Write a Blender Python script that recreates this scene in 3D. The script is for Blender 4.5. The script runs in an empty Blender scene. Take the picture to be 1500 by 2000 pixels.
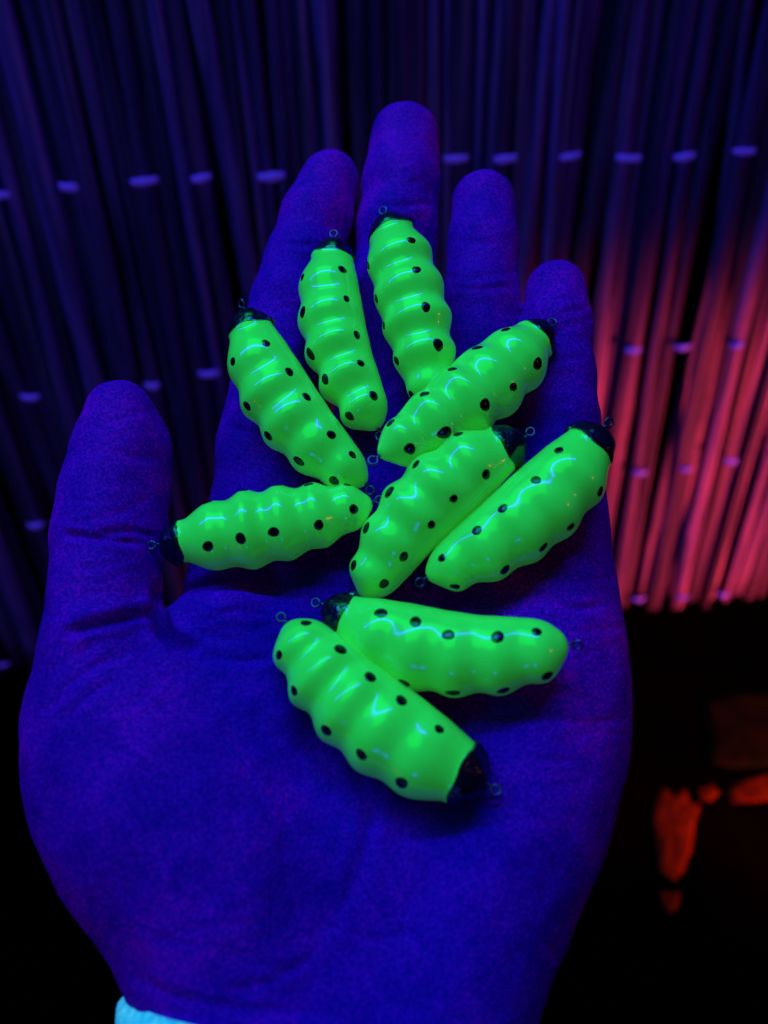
import bpy, bmesh, math, random
import numpy as np
from mathutils import Vector, Matrix

random.seed(7); rng = np.random.default_rng(7)
scene = bpy.context.scene
col = scene.collection

# ------------------------------------------------------------------ camera
F_PX = 1550.0                       # focal length in pixels of the 1500 x 2000 photograph
PITCH, ROLL, SCREEN_YAW = 0.6134, -0.0333, -0.0924
H = 0.50                            # camera height above the floor
c_, s_ = math.cos(ROLL), math.sin(ROLL)
UP0 = np.array([0, math.sin(PITCH), math.cos(PITCH)])
FWD = np.array([0, math.cos(PITCH), -math.sin(PITCH)])
XR = np.array([1.0, 0, 0])
RIGHT = c_ * XR + s_ * UP0
UP = -s_ * XR + c_ * UP0
CAM = np.array([0, 0, H])
cam_d = bpy.data.cameras.new('camera')
cam = bpy.data.objects.new('camera', cam_d); col.objects.link(cam)
m = Matrix.Identity(4)
for i in range(3):
    m[i][0], m[i][1], m[i][2], m[i][3] = RIGHT[i], UP[i], -FWD[i], CAM[i]
cam.matrix_world = m
cam_d.sensor_fit = 'VERTICAL'; cam_d.sensor_height = 36.0
cam_d.lens = F_PX / 2000 * 36.0
cam_d.clip_start = 0.01; cam_d.clip_end = 50
cam_d.dof.use_dof = True; cam_d.dof.focus_distance = 0.165; cam_d.dof.aperture_fstop = 10
scene.camera = cam

# ------------------------------------------------------------------ world, lamps, exposure
w = bpy.data.worlds.new('World'); scene.world = w; w.use_nodes = True
w.node_tree.nodes['Background'].inputs[0].default_value = (0.02, 0.0, 0.12, 1)
w.node_tree.nodes['Background'].inputs[1].default_value = 0.02
vs = scene.view_settings
vs.view_transform = 'Standard'; vs.look = 'None'; vs.gamma = 1; vs.exposure = 0; vs.use_curve_mapping = False

def lamp(name, kind, loc, target, color, power, **kw):
    d = bpy.data.lights.new(name, kind)
    d.color = color; d.energy = power
    for k, v in kw.items(): setattr(d, k, v)
    o = bpy.data.objects.new(name, d); col.objects.link(o)
    o.location = loc
    dr = Vector(target) - Vector(loc)
    o.rotation_euler = dr.to_track_quat('-Z', 'Y').to_euler()
    return o
# the ultraviolet tube on the ceiling: what the camera records of it is deep blue violet
tube = lamp('ultraviolet_tube', 'AREA', (-0.62, 0.26, 1.42), (-0.62, 0.12, 0.4), (0.032, 0.0, 1.0), 15.0,
            shape='RECTANGLE', size=2.0, size_y=0.075)
tube.rotation_euler = (0, 0, 0)
# added broad green lamp, standing in for the fluorescence of the lure paint
panel = lamp('green_fluorescence_fill', 'AREA', (-0.30, 0.15, 1.5), (0, 0.1, 0.4), (0.0, 1.0, 0.03), 13.0,
             shape='RECTANGLE', size=1.2, size_y=0.9)
# second small ultraviolet torch behind the viewer
torch = lamp('ultraviolet_torch', 'AREA', (-0.12, -0.75, 0.30), (0, 0.1, 0.42), (0.03, 0.10, 1.0), 0.40,
             shape='RECTANGLE', size=0.16, size_y=0.10)
warm = lamp('warm_bulb', 'POINT', (-0.78, -0.47, 0.13), (0, 0.1, 0.4), (1.0, 0.55, 0.25), 0.13, shadow_soft_size=0.008)
warm2 = lamp('warm_bulb', 'POINT', (-0.72, -0.55, 0.16), (0, 0.1, 0.4), (1.0, 0.6, 0.3), 0.09, shadow_soft_size=0.006)
red = lamp('red_lamp', 'SPOT', (0.62, 0.0, 0.15), (0.30, 0.46, 0.075), (1.0, 1.0, 0.13), 22.0,
           spot_size=math.radians(56), spot_blend=0.6, shadow_soft_size=0.02)
red2 = lamp('red_bulb', 'POINT', (0.80, -0.10, 0.60), (0, 0, 0), (1.0, 0.3, 0.12), 0.40, shadow_soft_size=0.02)

# ------------------------------------------------------------------ helpers
def px(x, y, z):
    """world point seen at photo pixel x, y at depth z (metres along the optical axis)"""
    return CAM + RIGHT * ((x - 750) / F_PX * z) + UP * ((1000 - y) / F_PX * z) + FWD * z
def cs(x, y, z):                    # the same in camera space (right, up, depth)
    return np.array([(x - 750) / F_PX * z, (1000 - y) / F_PX * z, z])
def to_world(P):
    P = np.asarray(P)
    return CAM + P[..., 0:1] * RIGHT + P[..., 1:2] * UP + P[..., 2:3] * FWD
def plane_z(y):                     # depth of the open hand's surface under an image row
    v = (1000 - y) / F_PX
    return 0.1606 / (1 - 0.415 * v)

def mesh_obj(name, verts, faces, mat, parent=None, smooth=True):
    me = bpy.data.meshes.new(name)
    me.from_pydata([tuple(map(float, v)) for v in verts], [], [tuple(f) for f in faces])
    me.update()
    if smooth: me.polygons.foreach_set('use_smooth', [True] * len(me.polygons))
    if mat: me.materials.append(mat)
    o = bpy.data.objects.new(name, me); col.objects.link(o)
    if parent: o.parent = parent
    return o
def tag(o, label=None, cat=None, group=None, kind=None):
    if label: o['label'] = label
    if cat: o['category'] = cat
    if group: o['group'] = group
    if kind: o['kind'] = kind
    return o

def material(name, base, rough=0.5, spec=0.5):
    mt = bpy.data.materials.new(name); mt.use_nodes = True
    nt = mt.node_tree; b = nt.nodes['Principled BSDF']
    b.inputs['Base Color'].default_value = (*base, 1)
    b.inputs['Roughness'].default_value = rough
    b.inputs['Specular IOR Level'].default_value = spec
    return mt, nt, b
def node(nt, t, **kw):
    n = nt.nodes.new(t)
    for k, v in kw.items(): setattr(n, k, v)
    return n
def ramp(nt, fac, stops):
    r = node(nt, 'ShaderNodeValToRGB')
    el = r.color_ramp.elements
    while len(el) < len(stops): el.new(0.5)
    for e, (p, c) in zip(el, stops):
        e.position = p; e.color = (*c, 1)
    nt.links.new(fac, r.inputs[0]); return r
def noise(nt, vec, scale, detail=2, rough=0.5):
    n = node(nt, 'ShaderNodeTexNoise'); n.inputs['Scale'].default_value = scale
    n.inputs['Detail'].default_value = detail; n.inputs['Roughness'].default_value = rough
    nt.links.new(vec, n.inputs['Vector']); return n
def mapping(nt, src, scale):
    mp = node(nt, 'ShaderNodeMapping'); mp.inputs['Scale'].default_value = scale
    nt.links.new(src, mp.inputs['Vector']); return mp.outputs[0]

# skin
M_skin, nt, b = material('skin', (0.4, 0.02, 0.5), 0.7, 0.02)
tc = node(nt, 'ShaderNodeTexCoord')
n1 = noise(nt, tc.outputs['Object'], 1900, 3, 0.75)
n2 = noise(nt, tc.outputs['Object'], 75, 4, 0.6)
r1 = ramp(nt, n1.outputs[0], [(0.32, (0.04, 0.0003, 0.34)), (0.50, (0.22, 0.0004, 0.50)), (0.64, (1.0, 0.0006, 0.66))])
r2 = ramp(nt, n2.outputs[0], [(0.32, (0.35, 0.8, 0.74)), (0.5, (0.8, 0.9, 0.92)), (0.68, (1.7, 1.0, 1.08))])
mx = node(nt, 'ShaderNodeMix', data_type='RGBA', blend_type='MULTIPLY'); mx.inputs[0].default_value = 1
nt.links.new(r1.outputs[0], mx.inputs[6]); nt.links.new(r2.outputs[0], mx.inputs[7])
at = node(nt, 'ShaderNodeAttribute', attribute_name='red_spill')        # red light spill painted on fingertips and edge of the hand
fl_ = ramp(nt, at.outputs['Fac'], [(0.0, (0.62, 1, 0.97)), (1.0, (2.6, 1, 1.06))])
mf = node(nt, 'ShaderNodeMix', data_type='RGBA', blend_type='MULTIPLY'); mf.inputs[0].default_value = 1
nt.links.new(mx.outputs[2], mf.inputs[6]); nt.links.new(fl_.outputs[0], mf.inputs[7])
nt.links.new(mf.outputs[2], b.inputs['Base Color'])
v1 = node(nt, 'ShaderNodeTexVoronoi'); v1.inputs['Scale'].default_value = 900
nt.links.new(tc.outputs['Object'], v1.inputs['Vector'])
n3 = noise(nt, tc.outputs['Object'], 330, 5, 0.65)
ad = node(nt, 'ShaderNodeMath', operation='ADD'); nt.links.new(v1.outputs[0], ad.inputs[0]); nt.links.new(n3.outputs[0], ad.inputs[1])
bp = node(nt, 'ShaderNodeBump'); bp.inputs['Strength'].default_value = 0.16; bp.inputs['Distance'].default_value = 0.0006
nt.links.new(ad.outputs[0], bp.inputs['Height']); nt.links.new(bp.outputs[0], b.inputs['Normal'])

# fluorescent green lacquer
M_green, nt, b = material('fluorescent_green_lacquer', (0.02, 0.78, 0.085), 0.22, 0.4)
tc = node(nt, 'ShaderNodeTexCoord')
n1 = noise(nt, tc.outputs['Object'], 160, 3)
r1 = ramp(nt, n1.outputs[0], [(0.3, (0.06, 0.70, 0.10)), (0.7, (0.09, 0.82, 0.14))])
nt.links.new(r1.outputs[0], b.inputs['Base Color'])
b.inputs['Emission Color'].default_value = (0.08, 0.60, 0.10, 1)
b.inputs['Emission Strength'].default_value = 0.11
b.inputs['Coat Weight'].default_value = 0.6; b.inputs['Coat Roughness'].default_value = 0.07
n4 = noise(nt, tc.outputs['Object'], 420, 2)
bp = node(nt, 'ShaderNodeBump'); bp.inputs['Strength'].default_value = 0.10; bp.inputs['Distance'].default_value = 0.0004
nt.links.new(n4.outputs[0], bp.inputs['Height']); nt.links.new(bp.outputs[0], b.inputs['Normal'])
M_black, nt, b = material('black_lacquer', (0.012, 0.003, 0.012), 0.16, 0.5)
M_head, nt, b = material('black_head_lacquer', (0.014, 0.001, 0.020), 0.24, 0.8)
tc = node(nt, 'ShaderNodeTexCoord'); n1 = noise(nt, tc.outputs['Object'], 480, 3)
bp = node(nt, 'ShaderNodeBump'); bp.inputs['Strength'].default_value = 0.7; bp.inputs['Distance'].default_value = 0.0008
nt.links.new(n1.outputs[0], bp.inputs['Height']); nt.links.new(bp.outputs[0], b.inputs['Normal'])
M_wire, nt, b = material('steel_wire', (0.22, 0.05, 0.26), 0.35, 0.5); b.inputs['Metallic'].default_value = 0.9

# reeds
def reed_mat(name, dark, light, red):
    mt, nt, b = material(name, light, 0.8, 0.04)
    tc = node(nt, 'ShaderNodeTexCoord'); oi = node(nt, 'ShaderNodeObjectInfo')
    off = node(nt, 'ShaderNodeVectorMath', operation='ADD')
    nt.links.new(tc.outputs['Object'], off.inputs[0])
    sc_ = node(nt, 'ShaderNodeVectorMath', operation='SCALE'); sc_.inputs['Scale'].default_value = 37
    cmb = node(nt, 'ShaderNodeCombineXYZ')
    for i in range(3): nt.links.new(oi.outputs['Random'], cmb.inputs[i])
    nt.links.new(cmb.outputs[0], sc_.inputs[0]); nt.links.new(sc_.outputs[0], off.inputs[1])
    n1 = noise(nt, mapping(nt, off.outputs[0], (520, 520, 9)), 1.0, 4, 0.6)
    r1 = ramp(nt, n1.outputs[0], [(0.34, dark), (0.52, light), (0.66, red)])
    n2 = noise(nt, off.outputs[0], 1700, 1)
    r2 = ramp(nt, n2.outputs[0], [(0.3, (0.55, 0.55, 0.7)), (0.7, (1.35, 1.1, 1.15))])
    mx = node(nt, 'ShaderNodeMix', data_type='RGBA', blend_type='MULTIPLY'); mx.inputs[0].default_value = 1
    nt.links.new(r1.outputs[0], mx.inputs[6]); nt.links.new(r2.outputs[0], mx.inputs[7])
    hv = node(nt, 'ShaderNodeMapRange'); hv.inputs[3].default_value = 0.40; hv.inputs[4].default_value = 1.30
    nt.links.new(oi.outputs['Random'], hv.inputs[0])
    mv = node(nt, 'ShaderNodeVectorMath', operation='SCALE')
    nt.links.new(mx.outputs[2], mv.inputs[0]); nt.links.new(hv.outputs[0], mv.inputs['Scale'])
    nt.links.new(mv.outputs[0], b.inputs['Base Color'])
    bp = node(nt, 'ShaderNodeBump'); bp.inputs['Strength'].default_value = 0.9; bp.inputs['Distance'].default_value = 0.0014
    nt.links.new(n1.outputs[0], bp.inputs['Height']); nt.links.new(bp.outputs[0], b.inputs['Normal'])
    return mt
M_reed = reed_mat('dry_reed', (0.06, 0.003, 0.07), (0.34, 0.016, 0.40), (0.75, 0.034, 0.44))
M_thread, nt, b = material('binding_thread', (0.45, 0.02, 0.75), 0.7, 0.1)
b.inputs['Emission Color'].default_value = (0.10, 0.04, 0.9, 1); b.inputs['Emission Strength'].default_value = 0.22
M_floor, nt, b = material('dark_floor', (0.006, 0.001, 0.004), 0.9, 0.0)
tc = node(nt, 'ShaderNodeTexCoord'); n1 = noise(nt, tc.outputs['Object'], 14, 4)
r1 = ramp(nt, n1.outputs[0], [(0.35, (0.001, 0.00005, 0.0002)), (0.7, (0.005, 0.0001, 0.0003))]); nt.links.new(r1.outputs[0], b.inputs['Base Color'])
M_red_lit, nt, b = material('red_lit_floor', (0.4, 0.03, 0.02), 0.9, 0.0)  # red light on the floor, put into the colour of added flakes
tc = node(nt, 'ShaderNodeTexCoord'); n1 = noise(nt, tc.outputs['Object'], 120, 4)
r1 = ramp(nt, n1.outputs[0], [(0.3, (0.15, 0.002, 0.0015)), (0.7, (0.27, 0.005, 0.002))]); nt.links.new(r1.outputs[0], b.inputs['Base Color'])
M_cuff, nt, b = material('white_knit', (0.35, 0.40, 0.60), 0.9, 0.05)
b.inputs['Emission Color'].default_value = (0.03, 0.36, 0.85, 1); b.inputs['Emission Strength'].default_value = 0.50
tc = node(nt, 'ShaderNodeTexCoord'); n1 = noise(nt, tc.outputs['Object'], 900, 3)
n2 = noise(nt, tc.outputs['Object'], 420, 4, 0.7)
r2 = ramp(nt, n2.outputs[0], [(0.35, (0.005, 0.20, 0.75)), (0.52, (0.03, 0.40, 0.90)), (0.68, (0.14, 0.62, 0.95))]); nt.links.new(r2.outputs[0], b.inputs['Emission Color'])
bp = node(nt, 'ShaderNodeBump'); bp.inputs['Strength'].default_value = 0.6; bp.inputs['Distance'].default_value = 0.001
nt.links.new(n1.outputs[0], bp.inputs['Height']); nt.links.new(bp.outputs[0], b.inputs['Normal'])

# ------------------------------------------------------------------ floor
tag(mesh_obj('floor', [(-3, -3, 0), (3, -3, 0), (3, 3, 0), (-3, 3, 0)], [(0, 1, 2, 3)], M_floor),
    'almost black floor below the reed screen', 'floor', kind='structure')

def on_floor(x, y):
    d = px(x, y, 1.0) - CAM
    return CAM + d * (-H / d[2])
def patch(outline, label, thick=0.0016, mat=None):
    """added thin flake with an uneven outline, standing in for red-lit floor"""
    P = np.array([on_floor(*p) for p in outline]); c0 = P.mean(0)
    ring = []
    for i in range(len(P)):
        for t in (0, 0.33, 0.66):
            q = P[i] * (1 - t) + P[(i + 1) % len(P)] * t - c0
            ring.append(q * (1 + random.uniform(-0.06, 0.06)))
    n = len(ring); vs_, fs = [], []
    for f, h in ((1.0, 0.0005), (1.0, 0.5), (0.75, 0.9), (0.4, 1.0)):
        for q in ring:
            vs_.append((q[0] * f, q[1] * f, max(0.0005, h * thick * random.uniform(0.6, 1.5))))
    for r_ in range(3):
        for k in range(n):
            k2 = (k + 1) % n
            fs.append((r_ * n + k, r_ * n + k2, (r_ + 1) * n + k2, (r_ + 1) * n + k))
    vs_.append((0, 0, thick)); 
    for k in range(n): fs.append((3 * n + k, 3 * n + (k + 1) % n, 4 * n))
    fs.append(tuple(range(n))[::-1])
    o = mesh_obj('red_lit_patch', vs_, fs, mat or M_red_lit, smooth=True); o.location = (c0[0], c0[1], 0.0005)
    return tag(o, label, 'patch', 'red-lit patches on the dark floor')
patch([(1290, 1536), (1312, 1552), (1338, 1540), (1346, 1566), (1366, 1572), (1356, 1620), (1346, 1672), (1326, 1716), (1306, 1722), (1286, 1700), (1280, 1640), (1270, 1600), (1278, 1570)],
      'largest red-lit scrap on the dark floor at lower right')
patch([(1288, 1742), (1326, 1746), (1324, 1770), (1308, 1786), (1292, 1770)], 'tiny red-lit scrap just below the largest scrap on the floor')
patch([(1418, 1548), (1440, 1530), (1500, 1512), (1560, 1505), (1560, 1556), (1490, 1566), (1430, 1570)], 'long red-lit scrap cut off by the right edge of the picture')
patch([(1360, 1542), (1388, 1534), (1404, 1550), (1390, 1566), (1366, 1564)], 'small dim red-lit scrap between the largest scrap and the long one')

M_red_glow, nt, b = material('dim_red_glow', (0.018, 0.0001, 0.0003), 0.85, 0.03)  # dim red glow on the floor, put into an added piece's colour
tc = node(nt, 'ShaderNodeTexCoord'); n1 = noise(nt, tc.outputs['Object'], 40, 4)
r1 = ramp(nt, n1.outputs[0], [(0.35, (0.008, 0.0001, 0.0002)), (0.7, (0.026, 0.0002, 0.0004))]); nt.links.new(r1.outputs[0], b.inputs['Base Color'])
patch([(1372, 1366), (1440, 1350), (1560, 1338), (1570, 1490), (1450, 1500), (1380, 1500)], 'broad flat piece standing in for dim red glow on the floor above the long scrap', 0.002, M_red_glow)

# ------------------------------------------------------------------ reed screen
D0 = 0.45
SN = np.array([math.sin(SCREEN_YAW), math.cos(SCREEN_YAW), 0])      # screen plane: SN . p = D0
ST = np.array([math.cos(SCREEN_YAW), -math.sin(SCREEN_YAW), 0])     # along the screen, to the right
def on_screen(x, y, off=0.0):
    d = px(x, y, 1.0) - CAM
    t = (D0 - off) / d.dot(SN)
    return CAM + d * t
screen = bpy.data.objects.new('reed_screen', None); col.objects.link(screen)
SO = SN * D0
screen.location = SO
tag(screen, 'hanging screen of dry vertical reeds bound with rows of thread', 'screen')
def reed(u, off, r, z0, z1, lean, sides=9):
    """a tapering, slightly crooked stem with a leaf sheath step at each node"""
    n = 30; vs_, fs = [], []
    ph = random.uniform(0, 6.28); amp = random.uniform(0.0006, 0.0022); fl = random.uniform(0.30, 0.55)
    nodes = random.uniform(0.1, 0.9)
    rot = random.uniform(0, 6.28)
    for i in range(n):
        t = i / (n - 1); z = z0 + (z1 - z0) * t
        rr = r * (1.0 - 0.18 * t) * (1 + 0.10 * math.exp(-((t - nodes) / 0.03) ** 2)) * (1 + 0.06 * math.sin(9 * t + ph)) * random.uniform(0.90, 1.10)
        cx = u + lean * (t - 0.5) * (z1 - z0) + amp * math.sin(5 * t + ph)
        cy = -off + amp * 0.7 * math.cos(4 * t + ph)
        for k in range(sides):
            a = rot + 2 * math.pi * k / sides
            gr = (1 - 0.12 * (k % 3 == 0)) * random.uniform(0.95, 1.05)
            p = ST * (cx + rr * gr * math.cos(a)) + SN * (cy + rr * gr * fl * math.sin(a))
            vs_.append((p[0], p[1], z))
    for i in range(n - 1):
        for k in range(sides):
            k2 = (k + 1) % sides
            fs.append((i * sides + k, i * sides + k2, (i + 1) * sides + k2, (i + 1) * sides + k))
    fs.append(tuple(range(sides))[::-1]); fs.append(tuple((n - 1) * sides + k for k in range(sides)))
    return mesh_obj('reed', vs_, fs, M_reed, screen)
u = -0.40
while u < 0.44:
    r = random.choice((random.uniform(0.0022, 0.0042), random.uniform(0.0042, 0.0068)))
    u += r * random.uniform(0.85, 1.02)
    reed(u, random.uniform(-0.004, 0.005), r, 0.068 + random.uniform(-0.006, 0.006) , 0.80, random.gauss(0, 0.045 if random.random() < 0.22 else 0.012))
    u += r * random.uniform(0.85, 1.05)
    if random.random() < 0.22: u += random.uniform(0.002, 0.006)
u = -0.40
while u < 0.44:
    r = random.uniform(0.004, 0.006)
    reed(u, -0.012 + random.uniform(-0.002, 0.002), r, 0.07 + random.uniform(-0.006, 0.006), 0.80, random.gauss(0, 0.02), 7)
    u += random.uniform(0.009, 0.017)
STITCH = [(0, 372), (140, 357), (285, 346), (395, 340), (530, 337), (885, 303), (980, 303), (1105, 298), (1218, 302), (1325, 299), (1440, 289),
          (65, 762), (300, 740), (410, 717), (1228, 673), (1323, 667), (1428, 663), (75, 1010), (1242, 910), (1330, 903), (1418, 888),
          (10, 1280), (1240, 1155), (1325, 1152), (1404, 1147), (1545, 655), (1530, 283), (640, 325), (760, 312), (520, 715), (1520, 880)]
def stitch(c, L, r):
    """a flat sling of thread lying over a bundle of reeds"""
    n, k_ = 9, 8; vs_, fs = [], []
    for i in range(n):
        t = i / (n - 1) - 0.5
        arch = 0.0105 - 0.012 * abs(t) ** 2.2
        rr = r * (1 - 1.2 * abs(t) ** 2) * (1 + 0.1 * math.sin(40 * t + c[0] * 900))
        for k in range(k_):
            a = 2 * math.pi * k / k_
            p = c + ST * (t * L) + SN * (-arch - rr * 0.45 * math.cos(a)) + np.array([0, 0, 1]) * (rr * math.sin(a) + 0.12 * t * L * slope)
            vs_.append(p - SO)
    for i in range(n - 1):
        for k in range(k_):
            k2 = (k + 1) % k_
            fs.append((i * k_ + k, i * k_ + k2, (i + 1) * k_ + k2, (i + 1) * k_ + k))
    fs.append(tuple(range(k_))[::-1]); fs.append(tuple((n - 1) * k_ + k for k in range(k_)))
    return mesh_obj('thread_stitch', vs_, fs, M_thread, screen)
for (x, y) in STITCH:
    slope = random.uniform(-1, 1.5)
    stitch(on_screen(x, y), random.uniform(0.008, 0.0145) * (0.85 if x > 1150 and y > 500 else 1), random.uniform(0.0015, 0.0023))

# ------------------------------------------------------------------ hand: implicit surface
def prim(x, y, r, dz=0.0):          # sphere whose front lies dz mm behind the hand plane: pixel, pixel radius
    z = plane_z(y)
    for _ in range(4):
        rm = r / F_PX * z
        z = plane_z(y) + rm + dz * 0.001
    return np.append(cs(x, y, z), r / F_PX * z)
G = 0.0009
LO = np.array([-0.082, -0.150, 0.098]); HI = np.array([0.068, 0.122, 0.262])
NS = np.ceil((HI - LO) / G).astype(int)
ax = [LO[i] + G * np.arange(NS[i]) for i in range(3)]
def blank(): return np.full(NS, 0.03, np.float32)
def smin(a, b_, k):
    h = np.clip(0.5 + 0.5 * (b_ - a) / k, 0, 1)
    return b_ + (a - b_) * h - k * h * (1 - h)
def add_cone(F, A, B, k):
    mrg = 0.014
    lo = np.minimum(A[:3] - A[3], B[:3] - B[3]) - mrg; hi = np.maximum(A[:3] + A[3], B[:3] + B[3]) + mrg
    i0 = np.clip(np.floor((lo - LO) / G).astype(int), 0, NS); i1 = np.clip(np.ceil((hi - LO) / G).astype(int) + 1, 0, NS)
    if (i1 <= i0).any(): return
    X = ax[0][i0[0]:i1[0], None, None].astype(np.float32); Y = ax[1][None, i0[1]:i1[1], None].astype(np.float32); Z = ax[2][None, None, i0[2]:i1[2]].astype(np.float32)
    ab = (B - A)[:3]; L2 = float(ab.dot(ab)) + 1e-12
    t = np.clip(((X - A[0]) * ab[0] + (Y - A[1]) * ab[1] + (Z - A[2]) * ab[2]) / L2, 0, 1)
    d = np.sqrt((X - A[0] - t * ab[0]) ** 2 + (Y - A[1] - t * ab[1]) ** 2 + (Z - A[2] - t * ab[2]) ** 2) - (A[3] + (B[3] - A[3]) * t)
    sl = tuple(slice(a, b2) for a, b2 in zip(i0, i1))
    F[sl] = smin(F[sl], d, k) if k > 0 else np.minimum(F[sl], d)
def chain(F, pts, k):
    P = [prim(*p) for p in pts]
    for a, b2 in zip(P[:-1], P[1:]): add_cone(F, a, b2, k)

index  = [(643, 352, 57, -3), (618, 425, 66, -3), (588, 520, 74, -2), (572, 590, 78, -1), (545, 690, 82, 1), (520, 860, 90, 2), (560, 1000, 96, 4)]
middle = [(790, 275, 69, -4), (784, 360, 73, -4), (776, 450, 77, -2), (770, 560, 78, 0), (760, 680, 83, 2), (735, 870, 92, 3), (720, 1010, 96, 5)]
ring   = [(944, 396, 62, -4), (944, 480, 67, -4), (940, 590, 72, -2), (938, 680, 75, 0), (925, 780, 80, 2), (905, 900, 88, 3), (880, 1020, 96, 5)]
little = [(1086, 567, 60, -4), (1087, 640, 66, -4), (1089, 740, 71, -2), (1090, 820, 76, -1), (1088, 900, 84, 0), (1075, 1020, 98, 1)]
thumb  = [(236, 808, 65, -6), (238, 870, 90, -6), (224, 960, 98, -6), (213, 1045, 103, -6), (204, 1150, 101, -7), (200, 1262, 112, -8), (225, 1370, 158, -8)]
palm_chains = [
    # little-finger edge of the palm
    [(1076, 1010, 96, 1), (1070, 1150, 108, 0), (1052, 1300, 150, -2), (1028, 1450, 168, -3), (984, 1620, 166, -3), (900, 1800, 166, -2), (850, 1950, 158, -1), (836, 2100, 154, 2), (820, 2500, 164, 6)],
    # ball of the thumb
    [(225, 1370, 158, -8), (260, 1470, 176, -8), (334, 1600, 202, -8), (440, 1720, 194, -7), (480, 1850, 190, -5), (518, 1960, 180, -3), (540, 2100, 172, 0), (560, 2500, 165, 6)],
    # middle of the palm
    [(560, 1000, 96, 4), (640, 1180, 115, 6), (700, 1400, 140, 4), (690, 1650, 150, 0), (680, 1900, 150, 1), (680, 2100, 150, 3), (680, 2500, 160, 6)],
    [(720, 1010, 96, 5), (780, 1180, 115, 6), (800, 1400, 140, 5), (790, 1650, 150, 2)],
    [(880, 1020, 96, 5), (920, 1180, 115, 5), (900, 1400, 140, 3)],
    # web between thumb and index finger
    [(520, 920, 82, 4), (480, 1040, 60, 10), (440, 1140, 56, 14), (420, 1260, 84, 9)],
    [(600, 1150, 90, 7), (490, 1310, 105, 1), (350, 1430, 150, -5)],
    [(500, 1420, 150, -3), (450, 1580, 190, -6)],
]
FP = blank()
for ch_ in palm_chains: chain(FP, ch_, 0.010)
# fleshy fold pushed up at the root of the thumb
fold = blank(); chain(fold, [(396, 1215, 64, -1), (445, 1220, 76, -3), (525, 1232, 80, 0)], 0.004)
FP = smin(FP, fold, 0.003)
FT = blank(); chain(FT, thumb, 0.003)
FF = None
for fg in (index, middle, ring, little):
    f = blank(); chain(f, fg, 0.0025)
    FF = f if FF is None else smin(FF, f, 0.0004)
FIELD = smin(smin(FP, FF, 0.006), FT, 0.003)
del FP, FT, FF, fold

def surface_nets(F):
    S = F < 0
    cnt = np.zeros(np.array(F.shape) - 1, np.int8)
    offs = [(i, j, k) for i in (0, 1) for j in (0, 1) for k in (0, 1)]
    n0, n1_, n2_ = cnt.shape
    for i, j, k in offs: cnt += S[i:i + n0, j:j + n1_, k:k + n2_]
    act = np.argwhere((cnt > 0) & (cnt < 8))
    idx = np.full(cnt.shape, -1, np.int64); idx[tuple(act.T)] = np.arange(len(act))
    acc = np.zeros((len(act), 3)); num = np.zeros(len(act))
    for a in offs:
        for d in range(3):
            if a[d]: continue
            b2 = list(a); b2[d] = 1
            fa = F[tuple((act + a).T)]; fb = F[tuple((act + b2).T)]
            cr = (fa < 0) != (fb < 0)
            t = np.where(cr, fa / np.where(cr, fa - fb, 1), 0)
            p = np.array(a)[None] + t[:, None] * np.eye(3)[d][None]
            acc += np.where(cr[:, None], p, 0); num += cr
    V = LO + G * (act + acc / num[:, None])
    faces = []
    for d in range(3):
        e1, e2 = (d + 1) % 3, (d + 2) % 3
        sh = np.array(F.shape); sh[d] -= 1
        a = S[tuple(slice(0, s) for s in sh)]
        bsl = [slice(0, s) for s in sh]; bsl[d] = slice(1, sh[d] + 1)
        b2 = S[tuple(bsl)]
        E = np.argwhere(a != b2)
        ok = (E[:, e1] > 0) & (E[:, e2] > 0) & (E[:, e1] < F.shape[e1] - 1) & (E[:, e2] < F.shape[e2] - 1)
        E = E[ok]; inside = a[tuple(E.T)]
        o1 = np.zeros(3, int); o1[e1] = 1; o2 = np.zeros(3, int); o2[e2] = 1
        q = np.stack([idx[tuple((E - o1 - o2).T)], idx[tuple((E - o2).T)], idx[tuple(E.T)], idx[tuple((E - o1).T)]], 1)
        q[~inside] = q[~inside][:, ::-1]
        faces.append(q)
    return V, np.concatenate(faces)
V, Q = surface_nets(FIELD)
def raw_mesh(name, V, Q):
    me = bpy.data.meshes.new(name)
    me.vertices.add(len(V)); me.vertices.foreach_set('co', np.asarray(V, np.float32).ravel())
    me.loops.add(Q.size); me.loops.foreach_set('vertex_index', Q.astype(np.int32).ravel())
    me.polygons.add(len(Q)); me.polygons.foreach_set('loop_start', np.arange(0, Q.size, 4, dtype=np.int32))
    me.polygons.foreach_set('loop_total', np.full(len(Q), 4, np.int32))
    me.update(calc_edges=True); me.validate()
    return me
me0 = raw_mesh('hand_base', V, Q)
tmp = bpy.data.objects.new('tmp', me0); col.objects.link(tmp)
sm = tmp.modifiers.new('s', 'SMOOTH'); sm.factor = 0.5; sm.iterations = 8
ss = tmp.modifiers.new('u', 'SUBSURF'); ss.levels = 1; ss.render_levels = 1
dg = bpy.context.evaluated_depsgraph_get()
me = bpy.data.meshes.new_from_object(tmp.evaluated_get(dg))
bpy.data.objects.remove(tmp); bpy.data.meshes.remove(me0)
nv = len(me.vertices)
co = np.empty(nv * 3, np.float32); me.vertices.foreach_get('co', co); co = co.reshape(-1, 3).astype(float)
no = np.empty(nv * 3, np.float32); me.vertices.foreach_get('normal', no); no = no.reshape(-1, 3).astype(float)
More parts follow.
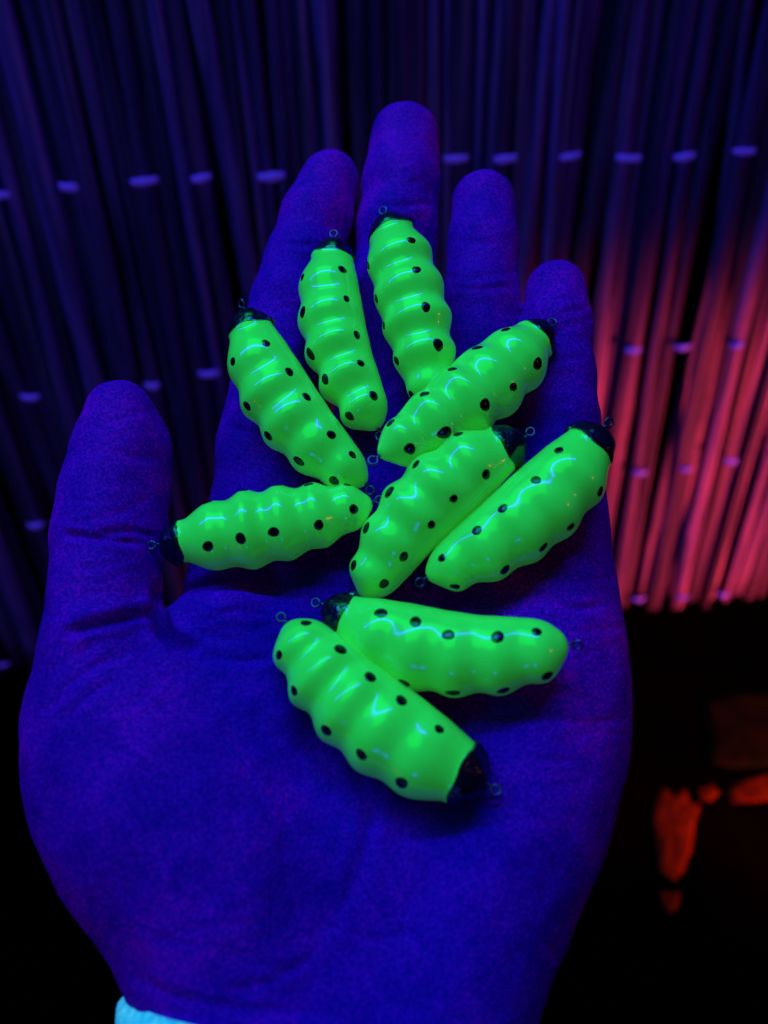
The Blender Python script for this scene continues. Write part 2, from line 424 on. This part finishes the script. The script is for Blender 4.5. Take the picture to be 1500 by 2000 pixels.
# creases of the palm side: (points, depth mm, half width mm)
CREASES = [
    ([(118, 1044), (160, 1046), (215, 1056), (300, 1062)], 0.9, 0.7), ([(180, 1044), (250, 1036), (310, 1050)], 0.6, 0.7),
    ([(120, 1240), (160, 1226), (220, 1210), (270, 1200), (312, 1204)], 1.6, 0.9),
    ([(312, 1130), (308, 1190), (318, 1232), (345, 1262), (392, 1268)], 3.0, 1.2),
    ([(345, 1165), (400, 1140), (470, 1140), (560, 1165)], 0.8, 0.9), ([(420, 1200), (470, 1190), (540, 1205)], 0.4, 0.6),
    ([(380, 1275), (450, 1290), (540, 1285)], 0.6, 0.9),
    ([(90, 1395), (120, 1345), (180, 1300), (270, 1272)], 0.45, 0.8), ([(120, 1420), (170, 1360), (240, 1320)], 0.3, 0.7),
    ([(560, 1160), (640, 1260), (690, 1420), (720, 1580), (715, 1680), (680, 1760), (600, 1850)], 0.35, 1.4),
    ([(760, 1400), (740, 1560), (700, 1700)], 0.3, 1.0),
    ([(240, 1900), (330, 1945), (480, 1975), (700, 1985)], 0.3, 0.9), ([(430, 1935), (520, 1925), (640, 1850)], 0.3, 0.8),
    ([(715, 396), (770, 404), (852, 396)], 0.25, 0.7), ([(545, 470), (600, 480), (680, 478)], 0.25, 0.7), ([(880, 560), (940, 566), (1010, 558)], 0.25, 0.7),
    ([(1022, 700), (1085, 704), (1155, 696)], 0.25, 0.7), ([(440, 830), (500, 850), (600, 860)], 0.5, 0.8),
    ([(1190, 1180), (1130, 1190), (1060, 1170)], 0.35, 0.8), ([(1225, 1400), (1150, 1420), (1060, 1390)], 0.25, 0.9),
]
# fine lines of the skin: short, mostly across the fingers and along the folds of the palm
rs = random.Random(3)
for (cx, cy, wx, wy, ang, n_) in [(205, 1100, 80, 140, 5, 16), (230, 900, 60, 90, 0, 8), (190, 1330, 90, 90, -38, 14), (440, 1220, 100, 60, -12, 12), (420, 1550, 240, 220, 62, 34),
                                  (1120, 1330, 90, 220, -8, 20), (900, 1650, 220, 200, 70, 22), (560, 1880, 260, 80, 8, 16), (700, 1580, 130, 200, 75, 14), (1080, 1080, 70, 120, -10, 8),
                                  (600, 520, 60, 120, 6, 7), (780, 360, 50, 90, 0, 7), (940, 540, 50, 130, 0, 9), (1088, 690, 50, 110, 0, 8)]:
    for _ in range(n_):
        x0, y0 = cx + rs.uniform(-wx, wx), cy + rs.uniform(-wy, wy)
        a = math.radians(ang + rs.gauss(0, 14)); l_ = rs.uniform(30, 85); cv = rs.uniform(-8, 8)
        CREASES.append(([(x0 - l_ * math.cos(a), y0 - l_ * math.sin(a)), (x0 + cv, y0 + cv), (x0 + l_ * math.cos(a), y0 + l_ * math.sin(a))], rs.uniform(0.04, 0.14), rs.uniform(0.5, 0.8)))
pxv = 750 + co[:, 0] / co[:, 2] * F_PX; pyv = 1000 - co[:, 1] / co[:, 2] * F_PX
front = np.clip(-(no * (co / np.linalg.norm(co, axis=1)[:, None])).sum(1) * 3, 0, 1)
mmpp = co[:, 2] / F_PX * 1000
disp = np.zeros(nv)
for pts, dep, hw in CREASES:
    # smooth the polyline, then distance to it in millimetres
    P = np.array(pts, float); P = np.concatenate([np.linspace(P[i], P[i + 1], 8, endpoint=False) for i in range(len(P) - 1)] + [P[-1:]])
    for _ in range(6): P[1:-1] = 0.25 * P[:-2] + 0.5 * P[1:-1] + 0.25 * P[2:]
    bb = (pxv > P[:, 0].min() - 60) & (pxv < P[:, 0].max() + 60) & (pyv > P[:, 1].min() - 60) & (pyv < P[:, 1].max() + 60)
    ii = np.nonzero(bb)[0]
    dd = np.full(len(ii), 1e9); tt = np.zeros(len(ii))
    for q in range(len(P) - 1):
        a, e = P[q], P[q + 1] - P[q]
        t = np.clip(((pxv[ii] - a[0]) * e[0] + (pyv[ii] - a[1]) * e[1]) / (e @ e), 0, 1)
        d = np.hypot(pxv[ii] - a[0] - t * e[0], pyv[ii] - a[1] - t * e[1]) * mmpp[ii]
        up = d < dd; dd[up] = d[up]; tt[up] = (q + t[up]) / (len(P) - 1)
    fade = np.clip(np.minimum(tt, 1 - tt) * 5, 0.0, 1)
    disp[ii] -= 1.15 * dep * fade * (np.exp(-(dd / hw) ** 2) - 0.28 * np.exp(-((dd - 2.2 * hw) / (1.2 * hw)) ** 2)) * front[ii]
# soft unevenness of flesh
def lump(fr, ph): return np.sin(co[:, 0] * fr + ph) * np.sin(co[:, 1] * fr * 0.9 + 1.7 * ph) * np.sin(co[:, 2] * fr * 1.1 + 0.6 * ph)
disp += 0.35 * lump(190, 0.4) + 0.22 * lump(410, 2.2) + 0.10 * lump(900, 4.1)
co += no * (disp * 0.001)[:, None]
# contact test field for the things the hand carries
def sdf(P):
    g = (P - LO) / G; i = np.clip(np.floor(g).astype(int), 0, NS - 2); f = np.clip(g - i, 0, 1)
    r = 0
    for a in (0, 1):
        for b2 in (0, 1):
            for c2 in (0, 1):
                wgt = (f[:, 0] if a else 1 - f[:, 0]) * (f[:, 1] if b2 else 1 - f[:, 1]) * (f[:, 2] if c2 else 1 - f[:, 2])
                r = r + wgt * FIELD[i[:, 0] + a, i[:, 1] + b2, i[:, 2] + c2]
    return r
hand_base = px(650, 1960, 0.15)
W = to_world(co) - hand_base
me.vertices.foreach_set('co', W.astype(np.float32).ravel()); me.update()
me.polygons.foreach_set('use_smooth', [True] * len(me.polygons))
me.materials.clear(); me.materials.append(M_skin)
me.name = 'hand'
red_spill = np.zeros(nv)
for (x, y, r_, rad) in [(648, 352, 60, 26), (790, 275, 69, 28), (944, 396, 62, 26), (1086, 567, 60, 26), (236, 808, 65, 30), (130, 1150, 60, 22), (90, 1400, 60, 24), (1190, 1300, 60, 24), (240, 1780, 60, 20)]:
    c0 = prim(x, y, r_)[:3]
    red_spill = np.maximum(red_spill, np.exp(-(np.linalg.norm(co - c0, axis=1) / (rad * 0.001)) ** 2))
at_ = me.attributes.new('red_spill', 'FLOAT', 'POINT'); at_.data.foreach_set('value', red_spill.astype(np.float32))
hand = bpy.data.objects.new('hand', me); col.objects.link(hand); hand.location = hand_base
tag(hand, 'open palm-up hand lit violet blue, carrying green grub lures', 'hand')

# sleeve cuff round the wrist
def cuff():
    nseg, rows = 96, 26; vs_, fs = [], []
    zc = plane_z(1990) + 0.0165
    C = cs(655, 2030, zc)
    for j in range(rows):
        if j < rows - 6: t = j / (rows - 7); inner = 0
        else: t = 0.0 + (j - (rows - 7)) * 0.03; inner = (j - (rows - 7))
        for k in range(nseg):
            a = 2 * math.pi * k / nseg
            rib = 0.00022 * math.cos(a * 44) * min(1, j / 4) + 0.0002 * math.sin(a * 5 + 1)
            e = 0.0015 * math.sin(math.pi * min(1, (1 - t) * 5)) if False else 0
            R1 = 0.0384 + rib; R2 = 0.0285 + rib
            if j == 0: R1 -= 0.0016; R2 -= 0.0016
            drop = (1 - t if j < rows - 6 else 1) 
            yoff = -0.050 * (j / (rows - 1))
            # rim is higher at the thumb side, sags at the front
            rim = 0.0056 - 0.0042 * math.cos(a) - 0.415 * R2 * math.sin(a) + 0.0002 * math.sin(3 * a)
            vs_.append(C + np.array([R1 * math.cos(a), yoff + rim, R2 * math.sin(a) + 0.2 * yoff]))
    for j in range(rows - 1):
        for k in range(nseg):
            k2 = (k + 1) % nseg
            fs.append((j * nseg + k, (j + 1) * nseg + k, (j + 1) * nseg + k2, j * nseg + k2))
    o = mesh_obj('sleeve_cuff', to_world(np.array(vs_)) - hand_base, fs, M_cuff, hand)
    md = o.modifiers.new('thickness', 'SOLIDIFY'); md.thickness = 0.0022; md.offset = -1
    return o
cuff()

# ------------------------------------------------------------------ grub lures
LEN = 0.0465
SP = np.array([0.085, 0.245, 0.41, 0.575, 0.75]) # the five rings
PS = np.array([0.0, 0.012, 0.03, 0.06, 0.10, 0.18, 0.28, 0.40, 0.52, 0.65, 0.78, 0.86, 0.885, 0.91, 0.94, 0.97, 0.99, 1.0])
PR = np.array([0.7, 1.6, 2.6, 3.7, 4.6, 5.9, 7.0, 7.9, 8.3, 8.2, 7.4, 6.5, 6.1, 5.7, 5.1, 4.2, 2.9, 0.9]) * 0.001
PR2 = np.array([1.1, 2.6, 3.9, 5.2, 6.1, 7.0, 7.5, 8.0, 8.3, 8.2, 7.5, 6.7, 6.3, 5.9, 5.2, 4.2, 2.9, 0.9]) * 0.001   # blunt tail
NARROW = np.array([1, 1, 1, 1, 1, 1, 1, 1, 1, 0.985, 0.91, 0.82, 0.80, 0.79, 0.78, 0.78, 0.8, 1.0])           # slimmer head end
HEAD_S = 0.895
def prof(s, blunt=0.5, slim=0.8):
    # smooth interpolation of the outline
    x = np.clip(s, 0, 1); return np.interp(x, PS, (PR * (1 - blunt) + PR2 * blunt) * (1 - slim + slim * NARROW))
def lobes(s, g):
    c = np.concatenate([[-0.10], SP, [1.02]])
    u = np.interp(s, c, np.arange(len(c)))
    return ((0.5 + 0.5 * np.cos(2 * np.pi * u)) ** 0.9 - 0.52) * np.interp(u, np.arange(len(g)), g)
def lure_point(s, th, L):
    """local point: x along the body from tail to head, z over the back, y to the side"""
    s = np.asarray(s, float); th = np.asarray(th, float)
    bl = L['blunt']; sl_ = L['slim']
    R = np.stack([prof(s + q, bl, sl_) for q in (-0.02, -0.01, 0, 0.01, 0.02)]).mean(0)
    edge = np.clip(np.minimum(s, 1 - s) / 0.03, 0, 1)
    R = prof(s, bl, sl_) * (1 - edge) + R * edge
    back = np.cos(th)                                     # 1 on the back, -1 on the belly
    wv = 0.03 + 0.97 / (1 + np.exp(-(np.cos(th - L['thb']) + 0.20) * 5))
    body = 1 / (1 + np.exp((s - HEAD_S + 0.005) * 160))
    amp = L['amp'] * lobes(s, L['gain']) * wv * body * np.clip(s / 0.06, 0, 1)
    R = R * L['fat'] + amp
    hd = np.clip((s - HEAD_S) / 0.04, 0, 1)                # brow and cheeks of the head
    R = R * (1 + hd * (0.08 * np.cos(3 * th + 0.5) - 0.06 * np.cos(2 * th) + 0.05 * np.cos(5 * th + 30 * s)))
    y = R * np.sin(th)
    z = R * back * np.where(back > 0, 0.98, 0.80)
    bow = L['bow'] * (1 - (2 * s - 1) ** 2); slope = L['bow'] * -4 * (2 * s - 1) / LEN
    cb, sb = math.cos(L['roll']), math.sin(L['roll'])
    x = s * LEN - slope * (y * cb + z * sb) * 0.9
    return np.stack([x - LEN * 0.5, y + bow * cb, z + bow * sb + 0.0008 * (1 - (2 * s - 1) ** 2)], -1)
def grid_mesh(s0, s1, ns, nt_, L, cap0, cap1):
    s = np.linspace(s0, s1, ns); th = np.linspace(0, 2 * np.pi, nt_, endpoint=False)
    Sg, Tg = np.meshgrid(s, th, indexing='ij')
    # hand-dipped, uneven paint line between body and head
    cut = 0.007 * np.sin(2 * Tg + L['ph']) + 0.004 * np.sin(5 * Tg + 2 * L['ph']) + 0.010 * np.cos(Tg + L['ph'])
    near = np.exp(-np.abs(Sg - HEAD_S) / 0.03) * np.clip((1 - Sg) / 0.05, 0, 1)
    P = lure_point(Sg + cut * near, Tg, L).reshape(-1, 3)
    fs = [(i * nt_ + k, i * nt_ + (k + 1) % nt_, (i + 1) * nt_ + (k + 1) % nt_, (i + 1) * nt_ + k) for i in range(ns - 1) for k in range(nt_)]
    fs = [f[::-1] for f in fs]
    if cap0: fs.append(tuple(range(nt_)))
    if cap1: fs.append(tuple((ns - 1) * nt_ + k for k in range(nt_))[::-1])
    return P, fs
def tube(pts, r, sides=8):
    pts = np.array(pts); vs_, fs = [], []
    T = np.gradient(pts, axis=0); T /= np.linalg.norm(T, axis=1)[:, None]
    ref = np.array([0.13, 0.95, 0.28])
    for p, t in zip(pts, T):
        a = np.cross(t, ref); a /= np.linalg.norm(a); b2 = np.cross(t, a)
        for k in range(sides):
            an = 2 * math.pi * k / sides; vs_.append(p + r * (a * math.cos(an) + b2 * math.sin(an)))
    n = len(pts)
    for i in range(n - 1):
        for k in range(sides):
            k2 = (k + 1) % sides
            fs.append((i * sides + k, i * sides + k2, (i + 1) * sides + k2, (i + 1) * sides + k))
    fs.append(tuple(range(sides))[::-1]); fs.append(tuple((n - 1) * sides + k for k in range(sides)))
    return vs_, fs
def eyelet(end, L, tilt):
    """stem leaving the end of the body, closed into a ring"""
    p0 = lure_point(np.array([0.0 if end < 0 else 1.0]), np.array([0.0]), L)[0]
    p0[2] -= 0.0007
    pts = [p0 + np.array([-end * 0.0008, 0, 0]), p0 + np.array([end * 0.0004, 0, 0]), p0 + np.array([end * 0.0009, 0, 0])]
    R = 0.00085
    for k in range(17):
        a = math.pi + 2 * math.pi * k / 16 * 0.98
        q = np.array([end * (0.0009 + R + R * math.cos(a)), R * math.sin(a) * math.cos(tilt), R * math.sin(a) * math.sin(tilt)])
        pts.append(p0 + q)
    return tube(pts, 0.00025)

# tail pixel, head pixel, turn of the back about the axis (degrees), bow px to the left, half width px, label
LURES = [
    ((850, 802), (752, 425), 22, -13, 73, 'topmost green grub lure, lying along the middle finger'),
    ((738, 836), (655, 470), 12, 42, 66, 'green grub lure beside the topmost one, on the index finger side'),
    ((714, 944), (480, 606), 8, 46, 74, 'green grub lure with its black head jutting past the index finger edge'),
    ((726, 980), (312, 1063), -36, 13, 74, 'leftmost green grub lure, lying crosswise with its head toward the thumb'),
    ((742, 889), (1068, 638), 18, -19, 69, 'green grub lure lying aslant with its head on the little finger'),
    ((712, 1168), (1024, 856), 16, 46, 79, 'green grub lure in mid palm, side by side with the rightmost one'),
    ((834, 1126), (1176, 836), -12, -37, 82, 'rightmost green grub lure, against the root of the little finger'),
    ((1108, 1256), (634, 1180), 12, 52, 79, 'green grub lure just above the lowest one, head left, wire ring at right'),
    ((563, 1217), (952, 1530), 0, -42, 88, 'lowest green grub lure, nearest the wrist, black head pointing down right'),
]
def frame(tailpx, headpx, roll, dt, dh):
    zt, zh = plane_z(tailpx[1]) + dt, plane_z(headpx[1]) + dh
    a, b2 = cs(*tailpx, zt), cs(*headpx, zh)
    X = b2 - a; ln = np.linalg.norm(X); X /= ln
    mid = (a + b2) / 2
    view = -mid / np.linalg.norm(mid)
    Zv = view - X * view.dot(X); Zv /= np.linalg.norm(Zv)
    Yv = np.cross(Zv, X)                                    # left of the travelling direction as the camera sees it
    # camera space (right, up, depth) is left handed: flip so that +roll turns the back to the left
    left2d = np.array([-X[1], X[0], 0.0])
    if Yv.dot(left2d) < 0: Yv = -Yv
    Z = Zv * math.cos(roll) + Yv * math.sin(roll)
    Y = Yv * math.cos(roll) - Zv * math.sin(roll)
    return mid, X, Y, Z, ln
BLUNT = [0.5, 0.7, 0.3, 0.25, 0.2, 0.45, 0.2, 0.7, 0.6]
SLIM = [0.05, 0.45, 0.6, 1.0, 0.5, 0.6, 0.35, 1.1, 0.35]
placed = []
def lure_sdf(P):
    d = np.full(len(P), 1.0)
    for C, R in placed:
        d = np.minimum(d, (np.linalg.norm(P[:, None] - C[None], axis=2) - R[None]).min(1))
    return d
for li, (tp, hp, roll, bow, half, label) in enumerate(LURES):
    roll = math.radians(roll)
    z_est = plane_z((tp[1] + hp[1]) / 2) - 0.006
    k_est = np.linalg.norm(cs(*tp, plane_z(tp[1]) - 0.006) - cs(*hp, plane_z(hp[1]) - 0.006)) / LEN
    L = dict(bow=bow * z_est / F_PX / k_est, fat=half * z_est / F_PX / k_est / 0.0081, roll=roll,
             thb=math.radians(62) * np.sign(bow) * min(1, abs(bow) / 30), amp=0.00125 * random.uniform(0.85, 1.15),
             blunt=BLUNT[li], slim=SLIM[li], ph=random.uniform(0, 6.28), gain=[1.0] + [random.uniform(0.65, 1.25) for _ in SP] + [0.8])
    Pb, Fb = grid_mesh(0.0, HEAD_S, 120, 72, L, True, False)
    Ph, Fh = grid_mesh(HEAD_S - 0.004, 1.0, 26, 60, L, True, True)
    allp = np.concatenate([Pb[::5], Ph[::5]])
    def place(P, dt, dh):
        mid, X, Y, Z, ln = frame(tp, hp, roll, dt, dh)
        k = ln / LEN
        return mid + (P[:, 0:1] * X + P[:, 1:2] * Y + P[:, 2:3] * Z) * k, k, mid, X, Y, Z
    # rest it on the skin and on the lures below: lower each end until it touches
    dt = dh = -0.026
    tailm = allp[:, 0] < 0
    for it in range(40):
        w_ = place(allp, dt, dh)[0]
        q = np.minimum(sdf(w_) + 0.0003, lure_sdf(w_) + 0.0024)
        mt_, mh_ = q[tailm].min(), q[~tailm].min()
        dt += 0.5 * mt_; dh += 0.5 * mh_
    w_, k, mid, X, Y, Z = place(allp, dt, dh)
    print('LURE', li, 'scale %.3f fat %.2f bow %.4f dt %.4f dh %.4f' % (k, L['fat'], L['bow'], dt, dh), 'gap %.4f %.4f' % (sdf(w_).min(), lure_sdf(w_).min()))
    ss_ = np.linspace(0.02, 0.98, 34)
    ring_ = np.stack([lure_point(ss_, np.full(34, a), L) for a in np.linspace(0, 2 * np.pi, 8, endpoint=False)])
    cen = ring_.mean(0)
    placed.append((place(cen, dt, dh)[0], np.linalg.norm(ring_ - cen, axis=2).mean(0) * k))
    base = to_world(mid[None])[0]
    root = bpy.data.objects.new('grub_lure', None); col.objects.link(root); root.location = base
    tag(root, label, 'fishing lure', 'green grub lures carried in the hand')
    def world(P):
        P = np.asarray(P); return to_world(mid + (P[:, 0:1] * X + P[:, 1:2] * Y + P[:, 2:3] * Z) * k) - base
    flip = np.linalg.det(np.stack([X, Y, Z])) > 0          # camera space is mirrored
    def part(name, P, Fc, mat, parent=root):
        o = mesh_obj(name, world(P), [f if not flip else f[::-1] for f in Fc], mat, parent)
        return o
    part('body', Pb, Fb, M_green)
    head = part('head', Ph, Fh, M_head)
    # painted dots: thin domes following the skin of the body
    for sd in (-1, 1):
        for s0 in SP:
            sc0 = s0 + random.gauss(0, 0.013); t0 = sd * math.radians(43 + random.gauss(0, 4.5))
            rr = 0.00112 * random.uniform(0.80, 1.16) * (0.85 if s0 < 0.1 else 1)
            Rl = float(prof(np.array([sc0]))[0])
            vs_, fs = [], []
            rings, seg = 4, 20
            e1 = random.uniform(0.92, 1.1)
            for r_i in range(rings + 1):
                for a_i in range(seg):
                    a = 2 * math.pi * a_i / seg; f = r_i / rings
                    wob = 1 + 0.05 * math.sin(2 * a + s0 * 50) + 0.03 * math.sin(3 * a + t0 * 9)
                    ss_ = sc0 + rr * e1 * f * wob * math.cos(a) / LEN; tt_ = t0 + rr / e1 * f * wob * math.sin(a) / Rl
                    p = lure_point(np.array([ss_]), np.array([tt_]), L)[0]
                    pa = lure_point(np.array([ss_ + 0.004, ss_]), np.array([tt_, tt_ + 0.04]), L)
                    nn = np.cross(pa[0] - p, pa[1] - p); nn /= np.linalg.norm(nn)
                    if nn.dot(np.array([0, p[1], p[2]])) < 0: nn = -nn
                    lift = 0.00010 * (1 - f ** 4) - 0.00002 * (f == 1) 
                    vs_.append(p + nn * lift)
            for r_i in range(rings):
                for a_i in range(seg):
                    a2 = (a_i + 1) % seg
                    fs.append((r_i * seg + a_i, r_i * seg + a2, (r_i + 1) * seg + a2, (r_i + 1) * seg + a_i))
            part('spot', vs_, fs, M_black)
    v_, f_ = eyelet(-1, L, random.uniform(-0.6, 0.6)); part('wire_eyelet', v_, f_, M_wire)
    v_, f_ = eyelet(1, L, random.uniform(-0.6, 0.6)); part('wire_eyelet', v_, f_, M_wire)
    # two blunt jaws under the head
    for sd in (-1, 1):
        c0 = lure_point(np.array([0.915]), np.array([sd * math.radians(108)]), L)[0] * np.array([1, 0.9, 0.9])
        vs_, fs = [], []
        for i in range(7):
            la = math.pi * i / 6
            for j in range(10):
                lo = 2 * math.pi * j / 10
                vs_.append(c0 + np.array([0.0014 * math.cos(la), 0.0010 * math.sin(la) * math.cos(lo), 0.0011 * math.sin(la) * math.sin(lo)]))
        for i in range(6):
            for j in range(10):
                j2 = (j + 1) % 10; fs.append((i * 10 + j, i * 10 + j2, (i + 1) * 10 + j2, (i + 1) * 10 + j))
        part('jaw', vs_, fs, M_head, head)
